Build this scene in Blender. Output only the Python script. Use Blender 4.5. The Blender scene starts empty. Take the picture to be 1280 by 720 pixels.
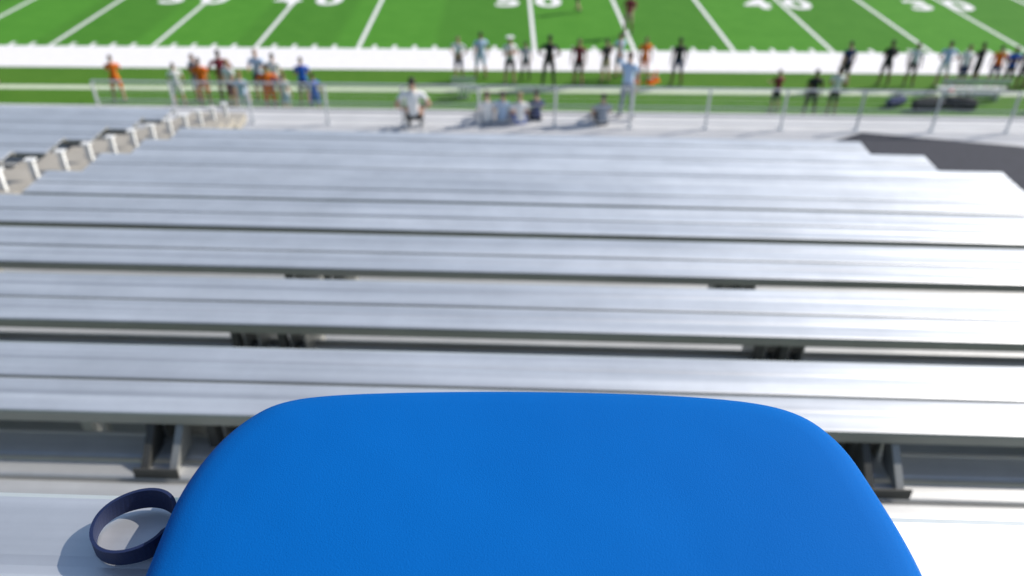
import bpy, bmesh, math, random
from mathutils import Vector, Matrix
random.seed(7)
H=10.8
D=bpy.data; C=bpy.context; S=C.scene

# ---------------------------------------------------------------- materials
def newmat(name):
    m=D.materials.new(name); m.use_nodes=True
    nt=m.node_tree; b=nt.nodes['Principled BSDF']
    return m,nt,b
def plain(name,col,rough=.6,metal=0.,noise=.12,scale=30.,bump=0.):
    m,nt,b=newmat(name)
    b.inputs['Roughness'].default_value=rough; b.inputs['Metallic'].default_value=metal
    tc=nt.nodes.new('ShaderNodeTexCoord'); n=nt.nodes.new('ShaderNodeTexNoise')
    n.inputs['Scale'].default_value=scale; n.inputs['Detail'].default_value=4
    nt.links.new(tc.outputs['Object'],n.inputs['Vector'])
    r=nt.nodes.new('ShaderNodeMapRange')
    r.inputs['To Min'].default_value=1-noise; r.inputs['To Max'].default_value=1+noise
    nt.links.new(n.outputs['Fac'],r.inputs['Value'])
    mx=nt.nodes.new('ShaderNodeVectorMath'); mx.operation='SCALE'
    mx.inputs[0].default_value=col[:3]
    nt.links.new(r.outputs[0],mx.inputs['Scale'])
    nt.links.new(mx.outputs[0],b.inputs['Base Color'])
    if bump:
        bp=nt.nodes.new('ShaderNodeBump'); bp.inputs['Strength'].default_value=bump
        nt.links.new(n.outputs['Fac'],bp.inputs['Height']); nt.links.new(bp.outputs[0],b.inputs['Normal'])
    return m

def aluminium(name,base=(.72,.74,.78),metal=.55,rough=.42,dirt=.18):
    m,nt,b=newmat(name)
    tc=nt.nodes.new('ShaderNodeTexCoord'); mp=nt.nodes.new('ShaderNodeMapping')
    mp.inputs['Scale'].default_value=(.30,12,12)
    nt.links.new(tc.outputs['Object'],mp.inputs['Vector'])
    n=nt.nodes.new('ShaderNodeTexNoise'); n.inputs['Scale'].default_value=1.6; n.inputs['Detail'].default_value=5
    nt.links.new(mp.outputs[0],n.inputs['Vector'])
    n2=nt.nodes.new('ShaderNodeTexNoise'); n2.inputs['Scale'].default_value=2.2; n2.inputs['Detail'].default_value=8; n2.inputs['Roughness'].default_value=.7
    nt.links.new(tc.outputs['Object'],n2.inputs['Vector'])
    r1=nt.nodes.new('ShaderNodeMapRange'); r1.inputs['From Min'].default_value=.3; r1.inputs['From Max'].default_value=.7
    r1.inputs['To Min'].default_value=1-dirt; r1.inputs['To Max'].default_value=1.08
    nt.links.new(n.outputs['Fac'],r1.inputs['Value'])
    r2=nt.nodes.new('ShaderNodeMapRange'); r2.inputs['From Min'].default_value=.3; r2.inputs['From Max'].default_value=.75
    r2.inputs['To Min'].default_value=1.05; r2.inputs['To Max'].default_value=.84
    nt.links.new(n2.outputs['Fac'],r2.inputs['Value'])
    mu=nt.nodes.new('ShaderNodeMath'); mu.operation='MULTIPLY'
    nt.links.new(r1.outputs[0],mu.inputs[0]); nt.links.new(r2.outputs[0],mu.inputs[1])
    sc=nt.nodes.new('ShaderNodeVectorMath'); sc.operation='SCALE'; sc.inputs[0].default_value=base
    nt.links.new(mu.outputs[0],sc.inputs['Scale']); nt.links.new(sc.outputs[0],b.inputs['Base Color'])
    b.inputs['Metallic'].default_value=metal
    rr=nt.nodes.new('ShaderNodeMapRange'); rr.inputs['To Min'].default_value=rough-.1; rr.inputs['To Max'].default_value=rough+.12
    nt.links.new(n.outputs['Fac'],rr.inputs['Value']); nt.links.new(rr.outputs[0],b.inputs['Roughness'])
    bp=nt.nodes.new('ShaderNodeBump'); bp.inputs['Strength'].default_value=.25; bp.inputs['Distance'].default_value=.004
    nt.links.new(n.outputs['Fac'],bp.inputs['Height']); nt.links.new(bp.outputs[0],b.inputs['Normal'])
    return m

def grass(name,c1,c2,stripe=0.,rot=0.):
    m,nt,b=newmat(name)
    tc=nt.nodes.new('ShaderNodeTexCoord')
    n=nt.nodes.new('ShaderNodeTexNoise'); n.inputs['Scale'].default_value=.9; n.inputs['Detail'].default_value=12; n.inputs['Roughness'].default_value=.75
    nt.links.new(tc.outputs['Object'],n.inputs['Vector'])
    n2=nt.nodes.new('ShaderNodeTexNoise'); n2.inputs['Scale'].default_value=14; n2.inputs['Detail'].default_value=6
    nt.links.new(tc.outputs['Object'],n2.inputs['Vector'])
    ad=nt.nodes.new('ShaderNodeMath'); ad.operation='ADD'
    nt.links.new(n.outputs['Fac'],ad.inputs[0]); nt.links.new(n2.outputs['Fac'],ad.inputs[1])
    r=nt.nodes.new('ShaderNodeMapRange'); r.inputs['From Min'].default_value=.7; r.inputs['From Max'].default_value=1.3
    nt.links.new(ad.outputs[0],r.inputs['Value'])
    mx=nt.nodes.new('ShaderNodeMix'); mx.data_type='RGBA'
    mx.inputs['A'].default_value=(*c1,1); mx.inputs['B'].default_value=(*c2,1)
    nt.links.new(r.outputs[0],mx.inputs['Factor'])
    out=mx.outputs['Result']
    if stripe:
        sx=nt.nodes.new('ShaderNodeSeparateXYZ'); nt.links.new(tc.outputs['Object'],sx.inputs[0])
        w=nt.nodes.new('ShaderNodeMath'); w.operation='MULTIPLY'; w.inputs[1].default_value=math.pi/4.4
        a0=nt.nodes.new('ShaderNodeMath'); a0.operation='ADD'; a0.inputs[1].default_value=-.85
        nt.links.new(sx.outputs['X'],a0.inputs[0]); nt.links.new(a0.outputs[0],w.inputs[0])
        si=nt.nodes.new('ShaderNodeMath'); si.operation='SINE'; nt.links.new(w.outputs[0],si.inputs[0])
        mr=nt.nodes.new('ShaderNodeMapRange'); mr.inputs['From Min'].default_value=-.15; mr.inputs['From Max'].default_value=.15
        mr.inputs['To Min'].default_value=1-stripe; mr.inputs['To Max'].default_value=1+stripe
        nt.links.new(si.outputs[0],mr.inputs['Value'])
        sc=nt.nodes.new('ShaderNodeVectorMath'); sc.operation='SCALE'
        nt.links.new(out,sc.inputs[0]); nt.links.new(mr.outputs[0],sc.inputs['Scale']); out=sc.outputs[0]
    nt.links.new(out,b.inputs['Base Color'])
    b.inputs['Roughness'].default_value=.9; b.inputs['Specular IOR Level'].default_value=.15
    bp=nt.nodes.new('ShaderNodeBump'); bp.inputs['Strength'].default_value=.5; bp.inputs['Distance'].default_value=.03
    nt.links.new(n2.outputs['Fac'],bp.inputs['Height']); nt.links.new(bp.outputs[0],b.inputs['Normal'])
    return m

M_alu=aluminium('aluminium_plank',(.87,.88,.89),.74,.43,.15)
M_lip_shade=aluminium('aluminium_edge_shade',(.36,.36,.33),.4,.5,.2)  # same aluminium as the planks, darkened to paint shade onto their lips
M_foot=aluminium('aluminium_footboard',(.66,.66,.65),.5,.5)
M_frame=plain('galvanised_frame',(.36,.36,.34),.5,.5,.2,12)
M_dark=plain('dark_steel',(.07,.07,.065),.6,.3,.2,12)
M_post=plain('white_post',(.80,.80,.78),.4,0,.1,20)
M_rail=plain('rail_metal',(.66,.67,.68),.4,.4,.1,10)
M_conc=plain('concrete',(.56,.56,.57),.85,0,.12,1.5,.1)
M_pad=plain('concrete_dark',(.30,.29,.27),.9,0,.2,1.5,.1)
M_asph=plain('asphalt',(.040,.042,.055),.9,0,.25,6,.2)
M_tan=plain('aisle_tread',(.40,.37,.32),.75,.1,.2,5)
M_turf=grass('turf',(.048,.190,.014),(.085,.260,.030),.08)
M_grass=grass('grass_verge',(.050,.150,.012),(.095,.210,.025))
M_paint=plain('field_paint',(.80,.78,.78),.9,0,.10,3)
M_paint2=plain('worn_paint',(.58,.64,.48),.9,0,.2,3)

# ---------------------------------------------------------------- mesh helpers
def mkobj(name,verts,faces,mats,smooth=False,fm=None,parent=None):
    me=D.meshes.new(name); me.from_pydata([tuple(v) for v in verts],[],faces)
    for m in (mats if isinstance(mats,list) else [mats]): me.materials.append(m)
    if fm:
        for p,i in zip(me.polygons,fm): p.material_index=i
    if smooth:
        for p in me.polygons: p.use_smooth=True
    me.update()
    o=D.objects.new(name,me); S.collection.objects.link(o)
    if parent: o.parent=parent
    return o
class Geo:
    def __init__(s): s.v=[];s.f=[];s.m=[]
    def box(s,x0,x1,y0,y1,z0,z1,mi=0):
        b=len(s.v)
        s.v+=[(x0,y0,z0),(x1,y0,z0),(x1,y1,z0),(x0,y1,z0),(x0,y0,z1),(x1,y0,z1),(x1,y1,z1),(x0,y1,z1)]
        s.f+=[(b,b+3,b+2,b+1),(b+4,b+5,b+6,b+7),(b,b+1,b+5,b+4),(b+1,b+2,b+6,b+5),(b+2,b+3,b+7,b+6),(b+3,b,b+4,b+7)]
        s.m+=[mi]*6
    def prism(s,x0,x1,prof,mi=0):
        b=len(s.v); n=len(prof)
        for x in(x0,x1):
            for y,z in prof: s.v.append((x,y,z))
        for i in range(n):
            j=(i+1)%n; s.f.append((b+i,b+n+i,b+n+j,b+j)); s.m.append(mi)
        s.f.append(tuple(b+i for i in range(n))); s.f.append(tuple(b+n+i for i in reversed(range(n)))); s.m+=[mi,mi]
    def tube(s,p,q,r,n=8,mi=0,r2=None):
        p=Vector(p);q=Vector(q);r2=r if r2 is None else r2
        z=(q-p).normalized(); a=z.orthogonal().normalized(); c=z.cross(a); b=len(s.v)
        for P,R in((p,r),(q,r2)):
            for i in range(n):
                t=2*math.pi*i/n; s.v.append(tuple(P+a*math.cos(t)*R+c*math.sin(t)*R))
        for i in range(n):
            j=(i+1)%n; s.f.append((b+i,b+j,b+n+j,b+n+i)); s.m.append(mi)
        s.f.append(tuple(b+i for i in reversed(range(n)))); s.f.append(tuple(b+n+i for i in range(n))); s.m+=[mi,mi]
    def plank(s,x0,x1,y0,w,zt,t=.045,ribs=5,mi=0,lip=None,crown=.002):
        li=mi if lip is None else lip
        pts=[];mm=[]
        def a(y,z,m=mi): pts.append((y,z)); mm.append(m)
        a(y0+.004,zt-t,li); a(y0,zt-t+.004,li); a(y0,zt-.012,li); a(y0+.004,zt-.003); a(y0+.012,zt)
        for k in range(ribs):
            yc=y0+w*(k+1)/(ribs+1)
            dz=crown*(1 if k%2 else -1)
            a(yc-.016,zt+dz*.6); a(yc-.005,zt-.0025); a(yc+.005,zt-.0025); a(yc+.016,zt-dz*.4)
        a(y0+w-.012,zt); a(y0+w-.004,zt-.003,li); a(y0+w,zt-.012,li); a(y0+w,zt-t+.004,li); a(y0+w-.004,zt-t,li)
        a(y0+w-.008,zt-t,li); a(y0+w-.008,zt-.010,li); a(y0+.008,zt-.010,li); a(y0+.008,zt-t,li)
        n=len(pts); b=len(s.v)
        for x in(x0,x1):
            for (y,z) in pts: s.v.append((x,y,z))
        for i in range(n):
            j=(i+1)%n; s.f.append((b+i,b+n+i,b+n+j,b+j)); s.m.append(mm[i])
        s.f.append(tuple(b+i for i in range(n))); s.f.append(tuple(b+n+i for i in reversed(range(n)))); s.m+=[mi,mi]
    def obj(s,name,mats,parent=None,smooth=False): return mkobj(name,s.v,s.f,mats,smooth,s.m,parent)
def empty(name,loc=(0,0,0),rz=0):
    e=D.objects.new(name,None); S.collection.objects.link(e); e.location=loc; e.rotation_euler=(0,0,rz); return e

# ---------------------------------------------------------------- ground & field
mkobj('ground',[(-400,-150,0),(400,-150,0),(400,600,0),(-400,600,0)],[(0,1,2,3)],M_grass)
mkobj('concrete_pad',[(-25,-9,.004),(26,-9,.004),(26,18.2,.004),(-25,18.2,.004)],[(0,1,2,3)],M_pad)
FR=math.radians(.84)
fe_org=(0,34.82,0)
def sheet(g,x0,x1,y0,y1,z,mi=0):
    b=len(g.v); g.v+=[(x0,y0,z),(x1,y0,z),(x1,y1,z),(x0,y1,z)]; g.f.append((b,b+1,b+2,b+3)); g.m.append(mi)
g=Geo(); sheet(g,-55,55,-1.2,50,.006)
o=g.obj('football_field',[M_turf]); o.location=fe_org; o.rotation_euler=(0,0,FR)
field=o
g=Geo()
sheet(g,-55,55,-2.75,0,.012)
sheet(g,-55,55,48.8,50.5,.012)
xs=[.85+4.38*k for k in range(0,12)]+[-6.85-4.45*k for k in range(0,11)]
for x in xs: sheet(g,x-.085,x+.085,.003,48.797,.012)
for k in range(-60,60):
    x=.85+.876*k
    if min(abs(x-a) for a in xs)>.2: sheet(g,x-.09,x+.09,.003,.5,.012)
    for yy in(18.3,30): 
        if min(abs(x-a) for a in xs)>.2: sheet(g,x-.05,x+.05,yy,yy+.6,.012)
lines=g.obj('field_markings',[M_paint],parent=field)
g=Geo(); sheet(g,-55,55,-5.25,-4.85,.006); g.obj('boundary_line',[M_paint2],parent=field)
def numeral(txt,x,y):
    cu=D.curves.new('num','FONT'); cu.body=txt; cu.size=2.7; cu.align_x='CENTER'; cu.space_character=1.0; cu.offset=.09
    o=D.objects.new('yard_number',cu); S.collection.objects.link(o)
    dg=C.evaluated_depsgraph_get(); me=D.meshes.new_from_object(o.evaluated_get(dg)); D.objects.remove(o)
    me.materials.clear(); me.materials.append(M_paint)
    o=D.objects.new('yard_number',me); S.collection.objects.link(o); o.parent=field; o.location=(x,y,.018)
for t,x in(('30',-16.5),('40',-10.6),('50',.75),('40',13.8),('30',22.3)): numeral(t[0]+' '+t[1],x,7.25)

# ---------------------------------------------------------------- concourse deck
g=Geo(); zc=H-7.1
g.box(-22,24,9.6,18.0,zc-.25,zc)
g.box(-22,24,18.0,18.12,zc-.35,zc+.04)
for x in range(-20,24,5): g.box(x-.2,x+.2,17.4,17.8,0,zc-.25)
for x in range(-20,24,5): g.box(x-.2,x+.2,10.2,10.6,0,zc-.25)
g.obj('concourse_deck',[M_conc])
mkobj('asphalt_path',[(3.2,9.7,zc+.004),(23.5,9.7,zc+.004),(23.5,12.4,zc+.004),(11.1,16.5,zc+.004),(7.9,17.15,zc+.004),(6.9,16.5,zc+.004)],[(0,1,2,3,4,5)],M_asph)

g=Geo(); yr=17.25; hr_=.94
px=[-9.4+1.72*i for i in range(14)]
for x in px:
    g.tube((x,yr,zc),(x,yr,zc+hr_),.03,8)
    g.box(x-.07,x+.07,yr-.07,yr+.07,zc,zc+.015)
for z,r in((hr_,.024),(.5,.014),(.12,.014)): g.tube((px[0],yr,zc+z),(px[-1],yr,zc+z),r,8)
for k in range(1,8): g.tube((px[0],yr,zc+.12+k*.1),(px[-1],yr,zc+.12+k*.1),.0035,4)
g.obj('guard_railing',[M_rail])

# ---------------------------------------------------------------- bleachers
BR=math.radians(-1.1); RUN=.765; RISE=.204; A=1.895; H0=1.79
def rowd(n): return A+RUN*n
def rowz(n): return H-H0-RISE*n
def section(name,x0,x1,n0,n1,brx,extra=False,taper=None):
    e=empty(name,(0,0,0),BR)
    gs=Geo(); gf=Geo(); gb=Geo()
    for n in range(n0,n1+1):
        y=rowd(n); z=rowz(n)
        zf=z-.42
        xe=x1-(max(0,n-taper)*.27 if taper is not None else 0)
        for (oy,w,r_) in((0,.165,1),(.170,.190,1)):
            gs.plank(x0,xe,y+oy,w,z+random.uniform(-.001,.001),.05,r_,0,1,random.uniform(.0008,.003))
        xf=xe-(.13 if taper is not None else 0)
        gf.plank(x0,xf,y+.45,.22,zf,.04,2)
        gf.plank(x0,xf,y+.70,.215,zf,.04,2)
        gf.box(x0,xf,y+.93,y+.936,zf-RISE+.02,zf+.01)
        for bx in brx:
            if bx>xf: continue
            gb.box(bx-.035,bx-.028,y+.05,y+.33,zf-.05,z-.052)
            gb.box(bx+.028,bx+.035,y+.05,y+.33,zf-.05,z-.052)
            gb.box(bx-.027,bx+.027,y+.04,y+.34,z-.072,z-.053)
            gb.box(bx-.075,bx-.045,y+.02,y+.07,zf-.05,z-.054,1)
    if extra:
        zf=H-1.95
        gf.plank(x0,x1,1.33,.20,zf,.04,2); gf.plank(x0,x1,1.545,.205,zf,.04,2)
        gf.plank(x0,x1,1.765,.075,zf,.04,0); gf.plank(x0,x1,1.862,.11,zf-.006,.04,0)
        gf.box(x0,x1,1.985,1.991,zf-RISE-.05,zf-.02)
        # gusset plates that tie the front seat to the footboard
        for bx in(-1.17,1.16):
            for dx,mi in((-.045,1),(.05,0)):
                gb.prism(bx+dx-.012,bx+dx+.012,[(1.775,zf+.003),(1.92,zf+.003),(1.96,H-1.845),(1.90,H-1.845)],mi)
            gb.box(bx-.07,bx+.075,1.768,1.774,zf-.12,zf+.035,1)
    for bx in brx:
        n1b=n1 if taper is None else min(n1,int(taper+(x1-bx)/.27-.3))
        b=len(gb.v); ya=rowd(n0)+.25; yb=rowd(n1b)+.95; za=rowz(n0)-.50-.06; zb=rowz(n1b)-.50-RISE*.6
        for x in(bx-.05,bx+.05):
            gb.v+=[(x,ya,za-.25),(x,yb,zb-.25),(x,yb,zb),(x,ya,za)]
        gb.f+=[(b,b+3,b+2,b+1),(b+4,b+5,b+6,b+7),(b,b+1,b+5,b+4),(b+2,b+3,b+7,b+6),(b+1,b+2,b+6,b+5),(b+3,b,b+4,b+7)]; gb.m+=[1]*6
        for yy in(rowd(n0)+.6,(ya+yb)/2,yb-.3):
            zz=za+(zb-za)*(yy-ya)/(yb-ya)-.26
            bot=zc if yy>9.9 else 0
            gb.box(bx-.06,bx+.06,yy-.06,yy+.06,bot,zz,0)
    gs.obj('seat_planks',[M_alu,M_lip_shade],parent=e); gf.obj('footboards',[M_foot],parent=e); gb.obj('frame',[M_frame,M_dark],parent=e)
    return e
section('aluminium_bleachers',-3.55,4.15,0,7,[-3.0,-1.17,-.97,1.06,1.16,3.1],True,4)
section('aluminium_bleachers',-16,-4.30,2,9,[-15,-12,-9,-6.8,-5.0])

# aisle stairs
e=empty('aisle_stairs',(0,0,0),BR)
g=Geo()
for n in range(1,10):
    y=rowd(n); z=rowz(n)-.20
    g.box(-4.27,-3.58,y+.37,y+.77,z-.11,z,0)
    g.box(-4.27,-3.58,y-.01,y+.372,z+.0,z+.10,0)
g.obj('treads',[M_tan,M_dark],parent=e)
g=Geo()
for k in range(16):
    n=3.5+k*.5
    if n>9.6: break
    y=A+RUN*n; z=H-H0-RISE*n
    g.box(-3.72,-3.675,y+.02,y+.05,z-.18,z+.15)
    g.box(-3.735,-3.66,y+.005,y+.065,z+.15,z+.16)
g.obj('aisle_posts',[M_post],parent=e)

# top row bench
e=empty('front_bench',(0,0,0),math.radians(-1.15))
g=Geo(); zt=H-.70
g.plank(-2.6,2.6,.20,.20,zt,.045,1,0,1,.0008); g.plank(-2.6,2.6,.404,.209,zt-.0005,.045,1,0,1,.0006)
g.obj('seat_planks',[M_alu,M_lip_shade],parent=e)
g=Geo()
for bx in(-1.9,0,1.9):
    g.box(bx-.035,bx+.035,.24,.57,zt-.075,zt-.047)
    g.box(bx-.03,bx+.03,.30,.36,0,zt-.076)
    g.box(bx-.03,bx+.03,-.6,-.54,0,zt-.5)
g.box(-2.5,2.5,-.5,.25,zt-.47,zt-.43)
g.obj('frame',[M_frame],parent=e)

# ---------------------------------------------------------------- cushion
m,nt,b=newmat('blue_fabric')
tc=nt.nodes.new('ShaderNodeTexCoord')
n=nt.nodes.new('ShaderNodeTexNoise'); n.inputs['Scale'].default_value=3.5; n.inputs['Detail'].default_value=3
n3=nt.nodes.new('ShaderNodeTexNoise'); n3.inputs['Scale'].default_value=700; n3.inputs['Detail'].default_value=2
nt.links.new(tc.outputs['Object'],n.inputs['Vector']); nt.links.new(tc.outputs['Object'],n3.inputs['Vector'])
cr=nt.nodes.new('ShaderNodeMix'); cr.data_type='RGBA'
cr.inputs['A'].default_value=(.0,.100,.39,1); cr.inputs['B'].default_value=(.0,.124,.455,1)
nt.links.new(n.outputs['Fac'],cr.inputs['Factor']); nt.links.new(cr.outputs['Result'],b.inputs['Base Color'])
b.inputs['Roughness'].default_value=.75; b.inputs['Specular IOR Level'].default_value=.07
bp=nt.nodes.new('ShaderNodeBump'); bp.inputs['Strength'].default_value=.5; bp.inputs['Distance'].default_value=.0008
nt.links.new(n3.outputs['Fac'],bp.inputs['Height'])
n4=nt.nodes.new('ShaderNodeTexNoise'); n4.inputs['Scale'].default_value=5; n4.inputs['Detail'].default_value=2
nt.links.new(tc.outputs['Object'],n4.inputs['Vector'])
bp2=nt.nodes.new('ShaderNodeBump'); bp2.inputs['Strength'].default_value=.4; bp2.inputs['Distance'].default_value=.012
nt.links.new(n4.outputs['Fac'],bp2.inputs['Height']); nt.links.new(bp2.outputs[0],bp.inputs['Normal'])
nt.links.new(bp.outputs[0],b.inputs['Normal'])
M_blue=m
M_navy=plain('navy_webbing',(.004,.014,.066),.7,0,.25,400,.3)
M_pipe=plain('blue_piping',(.0,.08,.34),.6,0,.1,100)
out=[(-0.351,0.481),(-0.353,0.525),(-0.354,0.567),(-0.350,0.605),(-0.340,0.647),(-0.325,0.681),(-0.305,0.709),(-0.279,0.729),(-0.234,0.742),(-0.157,0.749),(-.07,.753),(0.012,0.755),(0.121,0.754),(0.219,0.750),(0.300,0.740),(0.345,0.722),(0.372,0.695),(0.388,0.658),(0.394,0.622),(0.399,0.584),(0.403,0.549),(0.405,0.519),(0.405,0.48),(.40,.42),(.385,.36),(.345,.315),(.26,.295),(.12,.287),(0.02,.285),(-.1,.287),(-.21,.295),(-.29,.315),(-.332,.36),(-.348,.42)]
def cr_(p0,p1,p2,p3,t):
    return tuple(.5*((2*p1[i])+(-p0[i]+p2[i])*t+(2*p0[i]-5*p1[i]+4*p2[i]-p3[i])*t*t+(-p0[i]+3*p1[i]-3*p2[i]+p3[i])*t**3) for i in(0,1))
N=len(out); loop=[]
for i in range(N):
    for k in range(4): loop.append(cr_(out[i-1],out[i],out[(i+1)%N],out[(i+2)%N],k/4))
for _ in range(6):
    L=len(loop); loop=[((loop[i-1][0]+2*loop[i][0]+loop[(i+1)%L][0])/4,(loop[i-1][1]+2*loop[i][1]+loop[(i+1)%L][1])/4) for i in range(L)]
L=len(loop); cx,cy=.02,.52
def inset(s):
    r=[]
    for i in range(L):
        a=Vector(loop[i-1]);c=Vector(loop[(i+1)%L]); t=(c-a).normalized(); nrm=Vector((t.y,-t.x))
        p=Vector(loop[i]); 
        if nrm.dot(Vector((cx,cy))-p)<0: nrm=-nrm
        r.append(p+nrm*s)
    return r
zb=H-.699
rings=[]
for s,z in((.05,0),(.02,.003),(.006,.012),(0,.026),(.001,.032),(.005,.042),(.013,.050),(.026,.056),(.045,.059)):
    rings.append([(p.x,p.y,zb+z) for p in inset(s)])
base=inset(.045)
for k,fz in((.85,.0615),(.65,.0640),(.42,.0655),(.2,.0662)):
    rings.append([(cx+(p.x-cx)*k,cy+(p.y-cy)*k,zb+fz+.0008*math.sin(p.x*17*k+k*9)*math.cos(p.y*13*k)) for p in base])
v=[p for r in rings for p in r]; f=[]
for k in range(len(rings)-1):
    for i in range(L):
        j=(i+1)%L; f.append((k*L+i,k*L+j,(k+1)*L+j,(k+1)*L+i))
v.append((cx,cy,zb+.0664)); c0=len(v)-1; k=len(rings)-1
for i in range(L): f.append((k*L+i,k*L+(i+1)%L,c0))
f.append(tuple(reversed(range(L))))
ce=empty('seat_cushion')
o=mkobj('cushion_body',v,f,M_blue,True,parent=ce)
bm=bmesh.new(); bm.from_mesh(o.data); bmesh.ops.recalc_face_normals(bm,faces=bm.faces); bm.to_mesh(o.data); bm.free()
g=Geo(); pl=[(p.x,p.y,zb+.017) for p in inset(.002)]
for i in range(L): g.tube(pl[i],pl[(i+1)%L],.0028,6)
g.obj('piping',[M_pipe],parent=ce,smooth=True)
cxs,cys=-.396,.560; n=48; w=.024; th=.0018
ctr=[]
for i in range(n+1):
    t=math.radians(18)+ (2*math.pi-math.radians(36))*i/n
    rx=.042; ry=.036
    ctr.append(Vector((cxs+rx*math.cos(t),cys+ry*math.sin(t)*(1+.05*math.sin(2*t)),0)))
ctr=[Vector((-.335,.590,0))]+ctr+[Vector((-.335,.537,0))]
vv=[];ff=[]
for i,p in enumerate(ctr):
    a=ctr[max(0,i-1)];c=ctr[min(len(ctr)-1,i+1)]; t=(c-a).normalized(); nr=Vector((t.y,-t.x,0))
    lift=.002+.002*math.sin(i*.13)
    lean=nr*(.004*math.sin(i*.2))
    for s,z in((-1,0),(1,0),(1,w),(-1,w)):
        q=p+nr*th*s+(lean if z>0 else Vector((0,0,0))); vv.append((q.x,q.y,H-.699+lift+z))
for i in range(len(ctr)-1):
    for k in range(4):
        a=i*4+k;bq=i*4+(k+1)%4; ff.append((a,bq,bq+4,a+4))
ff+= [(0,3,2,1),tuple(4*(len(ctr)-1)+k for k in range(4))]
mkobj('carry_loop',vv,ff,M_navy,False,parent=ce)

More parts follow.
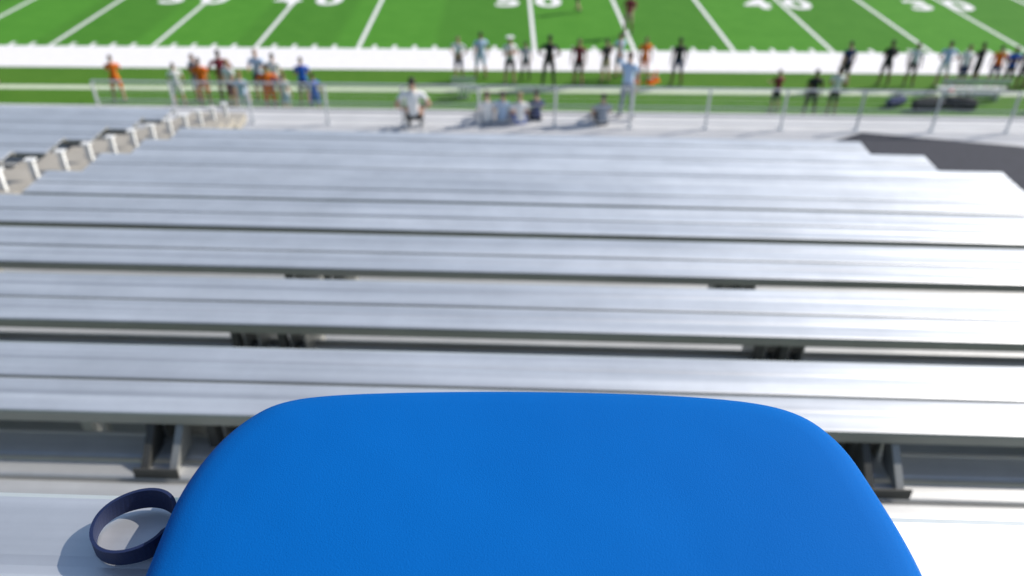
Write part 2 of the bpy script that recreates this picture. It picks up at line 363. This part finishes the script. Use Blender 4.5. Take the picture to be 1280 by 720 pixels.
# ---------------------------------------------------------------- people
skins=[plain('skin_a',(.50,.30,.21),.6,0,.05),plain('skin_b',(.16,.08,.05),.6,0,.05),plain('skin_c',(.36,.20,.13),.6,0,.05)]
hairs=[plain('hair_dark',(.02,.015,.012),.7),plain('hair_brown',(.09,.05,.03),.7),plain('hair_blond',(.30,.20,.09),.7)]
M_eye=plain('eye_dark',(.01,.01,.01),.3)
M_shoe=plain('shoe',(.05,.05,.055),.6)
cols={'white':(.80,.80,.80),'black':(.018,.018,.022),'navy':(.02,.035,.12),'orange':(.85,.17,.01),'maroon':(.20,.02,.035),'blue':(.02,.12,.60),
'lblue':(.42,.56,.76),'grey':(.25,.29,.36),'pink':(.70,.10,.12),'khaki':(.38,.31,.2)}
CM={k:plain('cloth_'+k,c,.85,0,.15,8,.1) for k,c in cols.items()}
def person(x,y,z0,shirt,pants,yaw=0.,pose='stand',arms='down',skin=0,hair=0,cap=None,shorts=True,h=1.8,hat=False):
    J={};E=[]
    def add(n,p,r,par=None,tag=None,r2=None):
        J[n]=(Vector(p),(r,r2 or r)); 
        if par: E.append((par,n,tag))
    sw=random.uniform(-.02,.02); st=random.uniform(.0,.05)
    add('pel',(0,0,.96),.130,r2=.11)
    add('wai',(sw*.5,.005,1.13),.130,'pel','shirt',.10)
    add('che',(sw,0,1.32),.165,'wai','shirt',.115)
    add('nb',(sw,-.01,1.46),.065,'che','shirt')
    add('nk',(sw,.0,1.52),.055,'nb','skin')
    add('h1',(sw,.02,1.60),.072,'nk','head',.082)
    add('h2',(sw,.012,1.69),.084,'h1','head',.096)
    add('h3',(sw,.005,1.76),.048,'h2','head',.053)
    for s in(-1,1):
        sfx='L' if s<0 else 'R'
        sh=Vector((s*.195+sw,-.005,1.41)); 
        a=arms if not isinstance(arms,tuple) else arms[0 if s<0 else 1]
        if a=='down': el=sh+Vector((s*.06,-.03,-.28)); wr=el+Vector((s*.0,.07,-.24)); d=Vector((0,.02,-1))
        elif a=='hips': el=sh+Vector((s*.17,-.10,-.23)); wr=el+Vector((-s*.17,.13,-.12)); d=Vector((-s*.6,.6,-.5))
        elif a=='cross': el=sh+Vector((s*.05,.04,-.28)); wr=el+Vector((-s*.18,.17,.07)); d=Vector((-s,.2,.1))
        elif a=='up': el=sh+Vector((s*.12,.04,.25)); wr=el+Vector((-s*.02,.06,.24)); d=Vector((0,.2,1))
        elif a=='fwd': el=sh+Vector((s*.04,.12,-.24)); wr=el+Vector((-s*.06,.23,.02)); d=Vector((-s*.2,1,0))
        d.normalize()
        add('sh'+sfx,sh,.068,'che','shirt'); add('ue'+sfx,(sh*.45+el*.55),.056,'sh'+sfx,'shirt'); add('el'+sfx,el,.043,'ue'+sfx,'fore'); add('fa'+sfx,el*.6+wr*.4,.040,'el'+sfx,'fore'); add('wr'+sfx,wr,.028,'fa'+sfx,'skin')
        pm=wr+d*.085; add('pm'+sfx,pm,.030,'wr'+sfx,'skin',.018)
        side=d.cross(Vector((s,0,0))); 
        if side.length<.2: side=Vector((0,1,0))
        side.normalize()
        for k,(o_,ln) in enumerate(((-.027,.060),(-.009,.075),(.009,.072),(.026,.055))):
            add('f%d'%k+sfx,pm+side*o_+d*ln*.55,.0095,'pm'+sfx,'skin'); add('g%d'%k+sfx,pm+side*o_+d*ln+Vector((-s*.012,0,0)),.008,'f%d'%k+sfx,'skin')
        add('tb'+sfx,wr+d*.045+side*.05,.010,'pm'+sfx,'skin')
        if pose=='stand': kn=(s*(.105+st),.02,.52); an=(s*(.12+st*1.6),-.02,.09); to=(s*(.14+st*1.7),.15,.04)
        elif pose=='walk': kn=(s*.10,.10*s+.05,.53); an=(s*.10,.24*s-.05,.10 if s>0 else .16); to=(s*.11,.24*s+.10,.05 if s>0 else .05)
        elif pose=='sit': kn=(s*.14,.44,.96); an=(s*.14,.46,.54); to=(s*.15,.62,.49)
        elif pose=='floor': kn=(s*.16,.40,1.22); an=(s*.12,.62,.92); to=(s*.13,.76,.90)
        hp=(s*.095,.0,.90)
        add('hp'+sfx,hp,.100,'pel','pants'); 
        mid=Vector(hp)*.5+Vector(kn)*.5
        add('th'+sfx,mid,.092,'hp'+sfx,'pants'); add('kn'+sfx,kn,.062,'th'+sfx,'pants')
        cf=Vector(kn)*.65+Vector(an)*.35+Vector((0,-.02,0)); add('cf'+sfx,cf,.060,'kn'+sfx,'calf'); add('an'+sfx,an,.040,'cf'+sfx,'calf'); add('to'+sfx,to,.038,'an'+sfx,'shoe',.03)
        he=Vector(an)+Vector((0,-.04,-.04)); add('he'+sfx,he,.036,'an'+sfx,'shoe')
    names=list(J); idx={n:i for i,n in enumerate(names)}
    me=D.meshes.new('person'); me.from_pydata([J[n][0] for n in names],[(idx[a],idx[b_]) for a,b_,_ in E],[])
    o=D.objects.new('person_tmp',me); S.collection.objects.link(o)
    o.modifiers.new('s','SKIN')
    if not me.skin_vertices: 
        bm=bmesh.new(); bm.from_mesh(me); bm.verts.layers.skin.verify(); bm.to_mesh(me); bm.free()
    for n,sv in zip(names,me.skin_vertices[0].data):
        sv.radius=J[n][1]; sv.use_root=(n=='pel')
    ss=o.modifiers.new('u','SUBSURF'); ss.levels=1; ss.render_levels=1
    dg=C.evaluated_depsgraph_get(); m2=D.meshes.new_from_object(o.evaluated_get(dg)); D.objects.remove(o)
    skinm=skins[skin]; hairm=hairs[hair] if cap is None else CM[cap]
    m2.materials.clear()
    for mm in(CM[shirt],CM[pants],skinm,hairm,M_shoe,M_eye): m2.materials.append(mm)
    segs=[(J[a][0],J[b_][0],t) for a,b_,t in E]
    tagm={'shirt':0,'pants':1,'skin':2,'fore':2,'calf':2 if shorts else 1,'shoe':4}
    for p in m2.polygons:
        p.use_smooth=True; c=p.center; best=9;bt=None
        for a,b_,t in segs:
            ab=b_-a; tt=max(0,min(1,(c-a).dot(ab)/max(ab.length_squared,1e-9))); dd=(c-(a+ab*tt)).length
            if dd<best: best=dd;bt=t
        if bt=='head':
            hc=(c-J['h2'][0]); p.material_index=3 if (hc.z>.035 or (hc.y<-.005 and hc.z>-.07)) else 2
        else: p.material_index=tagm[bt]
        if bt=='pants' and c.z>.97 and pose=='stand': p.material_index=0
    bm=bmesh.new(); bm.from_mesh(m2)
    hc=J['h2'][0]
    def blob(p,r,mi,sc=(1,1,1)):
        mt=Matrix.Translation(p)@Matrix.Diagonal((*sc,1))
        r_=bmesh.ops.create_icosphere(bm,subdivisions=1,radius=r,matrix=mt)
        for vv_ in r_['verts']:
            for ff_ in vv_.link_faces: ff_.material_index=mi; ff_.smooth=True
    fy=.088
    blob(hc+Vector((-.03,fy-.008,-.02)),.011,5); blob(hc+Vector((.03,fy-.008,-.02)),.011,5)
    blob(hc+Vector((0,fy+.005,-.05)),.014,2,(.8,1.2,1.5)); blob(hc+Vector((0,fy-.010,-.088)),.018,5,(1.2,.4,.25))
    blob(hc+Vector((-.082,0,-.03)),.02,2,(.4,.8,1.3)); blob(hc+Vector((.082,0,-.03)),.02,2,(.4,.8,1.3))
    if cap is not None:
        bmesh.ops.create_cone(bm,cap_ends=True,segments=16,radius1=.15 if hat else .085,radius2=.14 if hat else .08,depth=.012,matrix=Matrix.Translation(hc+Vector((0,0 if hat else .07,.035))))
        for ff_ in list(bm.faces)[-18:]: ff_.material_index=3
    bm.to_mesh(m2); bm.free()
    zoff={'stand':0,'walk':0,'sit':-.45,'floor':-.86}[pose]
    sc=h/1.8
    o=D.objects.new('person',m2); S.collection.objects.link(o)
    o.scale=(sc,)*3; o.rotation_euler=(0,0,yaw); o.location=(x,y,z0+zoff*sc+.0)
    return o
R=math.radians
P=person
P(-2.2,30.8,0,'white','navy',R(160),arms='hips',h=1.80)
P(-1.35,31.0,0,'lblue','lblue',R(20),arms='down',h=1.92,skin=2)
P(-.20,30.4,0,'white','black',R(200),arms='cross',cap='white',hat=True,h=1.95)
P(.42,30.9,0,'grey','black',R(10),h=1.6,shorts=False)
P(1.3,30.2,0,'black','black',R(-10),arms='hips',shorts=False,skin=1,h=2.08)
P(2.45,30.3,0,'maroon','black',R(170),arms='down',h=1.92,skin=2)
P(3.55,30.8,0,'black','khaki',R(30),arms='cross',h=1.78)
P(4.15,31.4,0,'lblue','grey',R(30),arms='fwd',h=1.85)
P(5.15,37.0,0.01,'maroon','khaki',R(160),'walk',arms='fwd',h=2.0,skin=1)
P(3.1,41.0,0.01,'maroon','black',R(40),'walk',arms='hips',h=1.8)
P(5.1,31.2,0,'orange','orange',R(190),arms='down',h=1.75,skin=2)
P(6.3,30.5,0,'black','navy',R(10),arms='down',h=1.95,skin=1)
P(2.6,17.80,zc,'lblue','grey',R(-25),arms=('up','down'),h=1.62,skin=0,hair=1,shorts=False)
for (x,y,s_,p_,yw,a,sk,hh) in [(12.8,30.5,'navy','black',20,'down',0,1.9),(14.5,30.8,'black','black',5,'cross',1,1.88),(15.5,30.8,'white','black',170,'down',1,1.8),
 (16.7,30.7,'lblue','white',0,'hips',0,1.9),(17.4,30.6,'white','navy',190,'down',2,1.8),(18.2,31.1,'black','black',30,'fwd',1,1.75),(18.7,30.7,'orange','navy',-20,'down',0,1.75),(19.2,30.6,'blue','black',170,'cross',1,1.75),(19.7,30.5,'black','black',0,'down',1,1.85),(20.2,30.9,'maroon','black',10,'hips',1,1.7),
 (20.3,28.6,'black','black',10,'hips',1,1.9),
 (-20.0,29.7,'pink','navy',10,'down',0,1.9),(11.4,27.6,'white','black',0,'cross',2,1.85)]:
    P(x,y,0,s_,p_,R(yw),arms=a,skin=sk,h=hh)
for (x,y,s_,p_,yw,a,sk,hr,hh) in [(-14.4,28.0,'orange','orange',15,'fwd',0,1,1.80),(-12.05,27.6,'white','white',30,'down',0,1,1.68),(-11.5,28.1,'grey','lblue',150,'cross',2,0,1.85),(-11.1,27.6,'orange','orange',0,'down',2,0,1.88),
 (-10.5,28.0,'maroon','khaki',20,'hips',1,0,2.05),(-10.0,27.3,'white','maroon',-30,'down',0,2,1.95),(-9.3,28.3,'lblue','navy',180,'fwd',0,1,2.0),(-8.6,28.0,'white','blue',0,'down',0,0,1.95),
 (-8.5,26.8,'orange','orange',10,'hips',2,0,1.95),(-9.25,26.2,'lblue','white',-10,'down',0,2,1.90),(-7.6,27.9,'blue','navy',10,'cross',0,1,1.85),(-6.95,26.8,'blue','blue',20,'down',2,0,1.65),(-8.0,26.9,'white','lblue',-20,'down',0,1,1.6),
 (10.5,27.3,'black','black',0,'down',1,0,1.85),(9.4,27.8,'maroon','black',20,'fwd',0,1,1.65)]:
    P(x,y,0,s_,p_,R(yw),arms=a,skin=sk,hair=hr,h=hh)
def stool(x,y,z,yaw,mat):
    g=Geo()
    g.box(-.2,.2,-.18,.2,.42,.445,0)
    for sx in(-.17,.17):
        g.tube((sx,-.18,.0),(sx,.18,.42),.013,6,1); g.tube((sx,.18,.0),(sx,-.18,.42),.013,6,1)
    g.tube((-.17,0,.21),(.17,0,.21),.01,6,1)
    o=g.obj('camp_stool',[mat,M_rail]); o.location=(x,y,z); o.rotation_euler=(0,0,yaw)
stool(-2.2,16.75,zc,R(5),M_dark); P(-2.2,16.72,zc-.04,'white','black',R(5),'sit','hips',hair=0,h=1.85,shorts=False)
P(-.62,17.42,zc,'white','grey',R(10),'floor','fwd',hair=1,h=1.55); P(-.28,17.5,zc,'lblue','grey',R(-20),'floor','fwd',skin=2,h=1.5)
P(.14,17.45,zc,'white','blue',R(10),'floor','cross',hair=2,h=1.5); P(2.02,17.42,zc,'grey','black',R(10),'floor','fwd',hair=0,h=1.5)
P(.5,17.6,zc,'navy','black',R(20),'floor','fwd',skin=0,h=1.5)

def cone(x,y,z=0):
    g=Geo(); g.box(-.16,.16,-.16,.16,0,.02,0); g.tube((0,0,.02),(0,0,.42),.11,12,0,.025); g.tube((0,0,.2),(0,0,.28),.079,12,1,.062)
    o=g.obj('traffic_cone',[CM['orange'],CM['white']]); o.location=(x,y,z)
cone(4.8,30.9); cone(5.35,30.8); cone(5.6,31.1); cone(17.0,30.4)
def bag(x,y,z,mat,yaw=0,s=1):
    g=Geo(); n=12
    prof=[(-.40,.06),(-.37,.14),(-.2,.17),(0,.175),(.2,.17),(.37,.14),(.40,.06)]
    for (xx,r) in prof:
        for i in range(n):
            t=2*math.pi*i/n; g.v.append((xx,math.cos(t)*r,max(0.0,.155+math.sin(t)*r*.95)))
    for k in range(len(prof)-1):
        for i in range(n):
            j=(i+1)%n; g.f.append((k*n+i,k*n+j,(k+1)*n+j,(k+1)*n+i)); g.m.append(0)
    g.f.append(tuple(range(n))); g.f.append(tuple((len(prof)-1)*n+i for i in reversed(range(n)))); g.m+=[0,0]
    for s_ in(-.12,.12):
        for a_,c_ in(((s_,-.1,.30),(s_*.6,-.05,.42)),((s_*.6,-.05,.42),(s_*.6,.05,.42)),((s_*.6,.05,.42),(s_,.1,.30))): g.tube(a_,c_,.014,5)
    o=g.obj('duffel_bag',[mat]); o.location=(x,y,z); o.rotation_euler=(0,0,yaw); o.scale=(s,)*3
bag(15.2,28.3,0,CM['black'],.2,1.5); bag(16.5,28.5,0,CM['black'],-.3,1.4); bag(14.2,28.7,0,CM['navy'],.5,1.1)
def bench(x,y,L,yaw=0):
    g=Geo(); g.plank(-L/2,L/2,-.15,.3,.46,.04,3); g.plank(-L/2,L/2,-.02+.22,.03,.85,.18,0)
    for xx in(-L/2+.3,0,L/2-.3):
        g.box(xx-.03,xx+.03,-.12,.19,0,.415); g.box(xx-.02,xx+.02,.195,.199,.4,.8)
    o=g.obj('team_bench',[M_rail]); o.location=(x,y,0); o.rotation_euler=(0,0,yaw+math.pi)
bench(17.3,29.5,2.6,R(.8)); bench(-1.9,29.0,.9,R(.8))

# ---------------------------------------------------------------- camera, light
th=math.radians(33.8)
cam=D.cameras.new('camera'); co=D.objects.new('camera',cam); S.collection.objects.link(co); S.camera=co
co.matrix_world=Matrix.Translation((0,0,H))@Matrix.Rotation(math.pi/2-th,4,'X')@Matrix.Rotation(math.radians(.75),4,'Z')
cam.sensor_width=36; cam.lens=28.125; cam.clip_start=.02; cam.clip_end=2000
cam.dof.use_dof=True; cam.dof.focus_distance=.90; cam.dof.aperture_fstop=3.7
az=R(68); el=R(37)
sd=Vector((math.sin(az)*math.cos(el),math.cos(az)*math.cos(el),math.sin(el)))
sl=D.lights.new('sun','SUN'); sl.energy=5.0; sl.angle=R(.5); sl.color=(1,.95,.88)
so=D.objects.new('sun',sl); S.collection.objects.link(so); so.rotation_euler=(-sd).to_track_quat('-Z','Y').to_euler()
w=D.worlds.new('World'); S.world=w; w.use_nodes=True; nt=w.node_tree
sk=nt.nodes.new('ShaderNodeTexSky'); sk.sky_type='NISHITA'; sk.sun_disc=False; sk.sun_elevation=el; sk.sun_rotation=az
bg=nt.nodes['Background']; bg.inputs['Strength'].default_value=.13; nt.links.new(sk.outputs[0],bg.inputs['Color'])
S.view_settings.view_transform='Standard'; S.view_settings.look='None'; S.view_settings.exposure=0
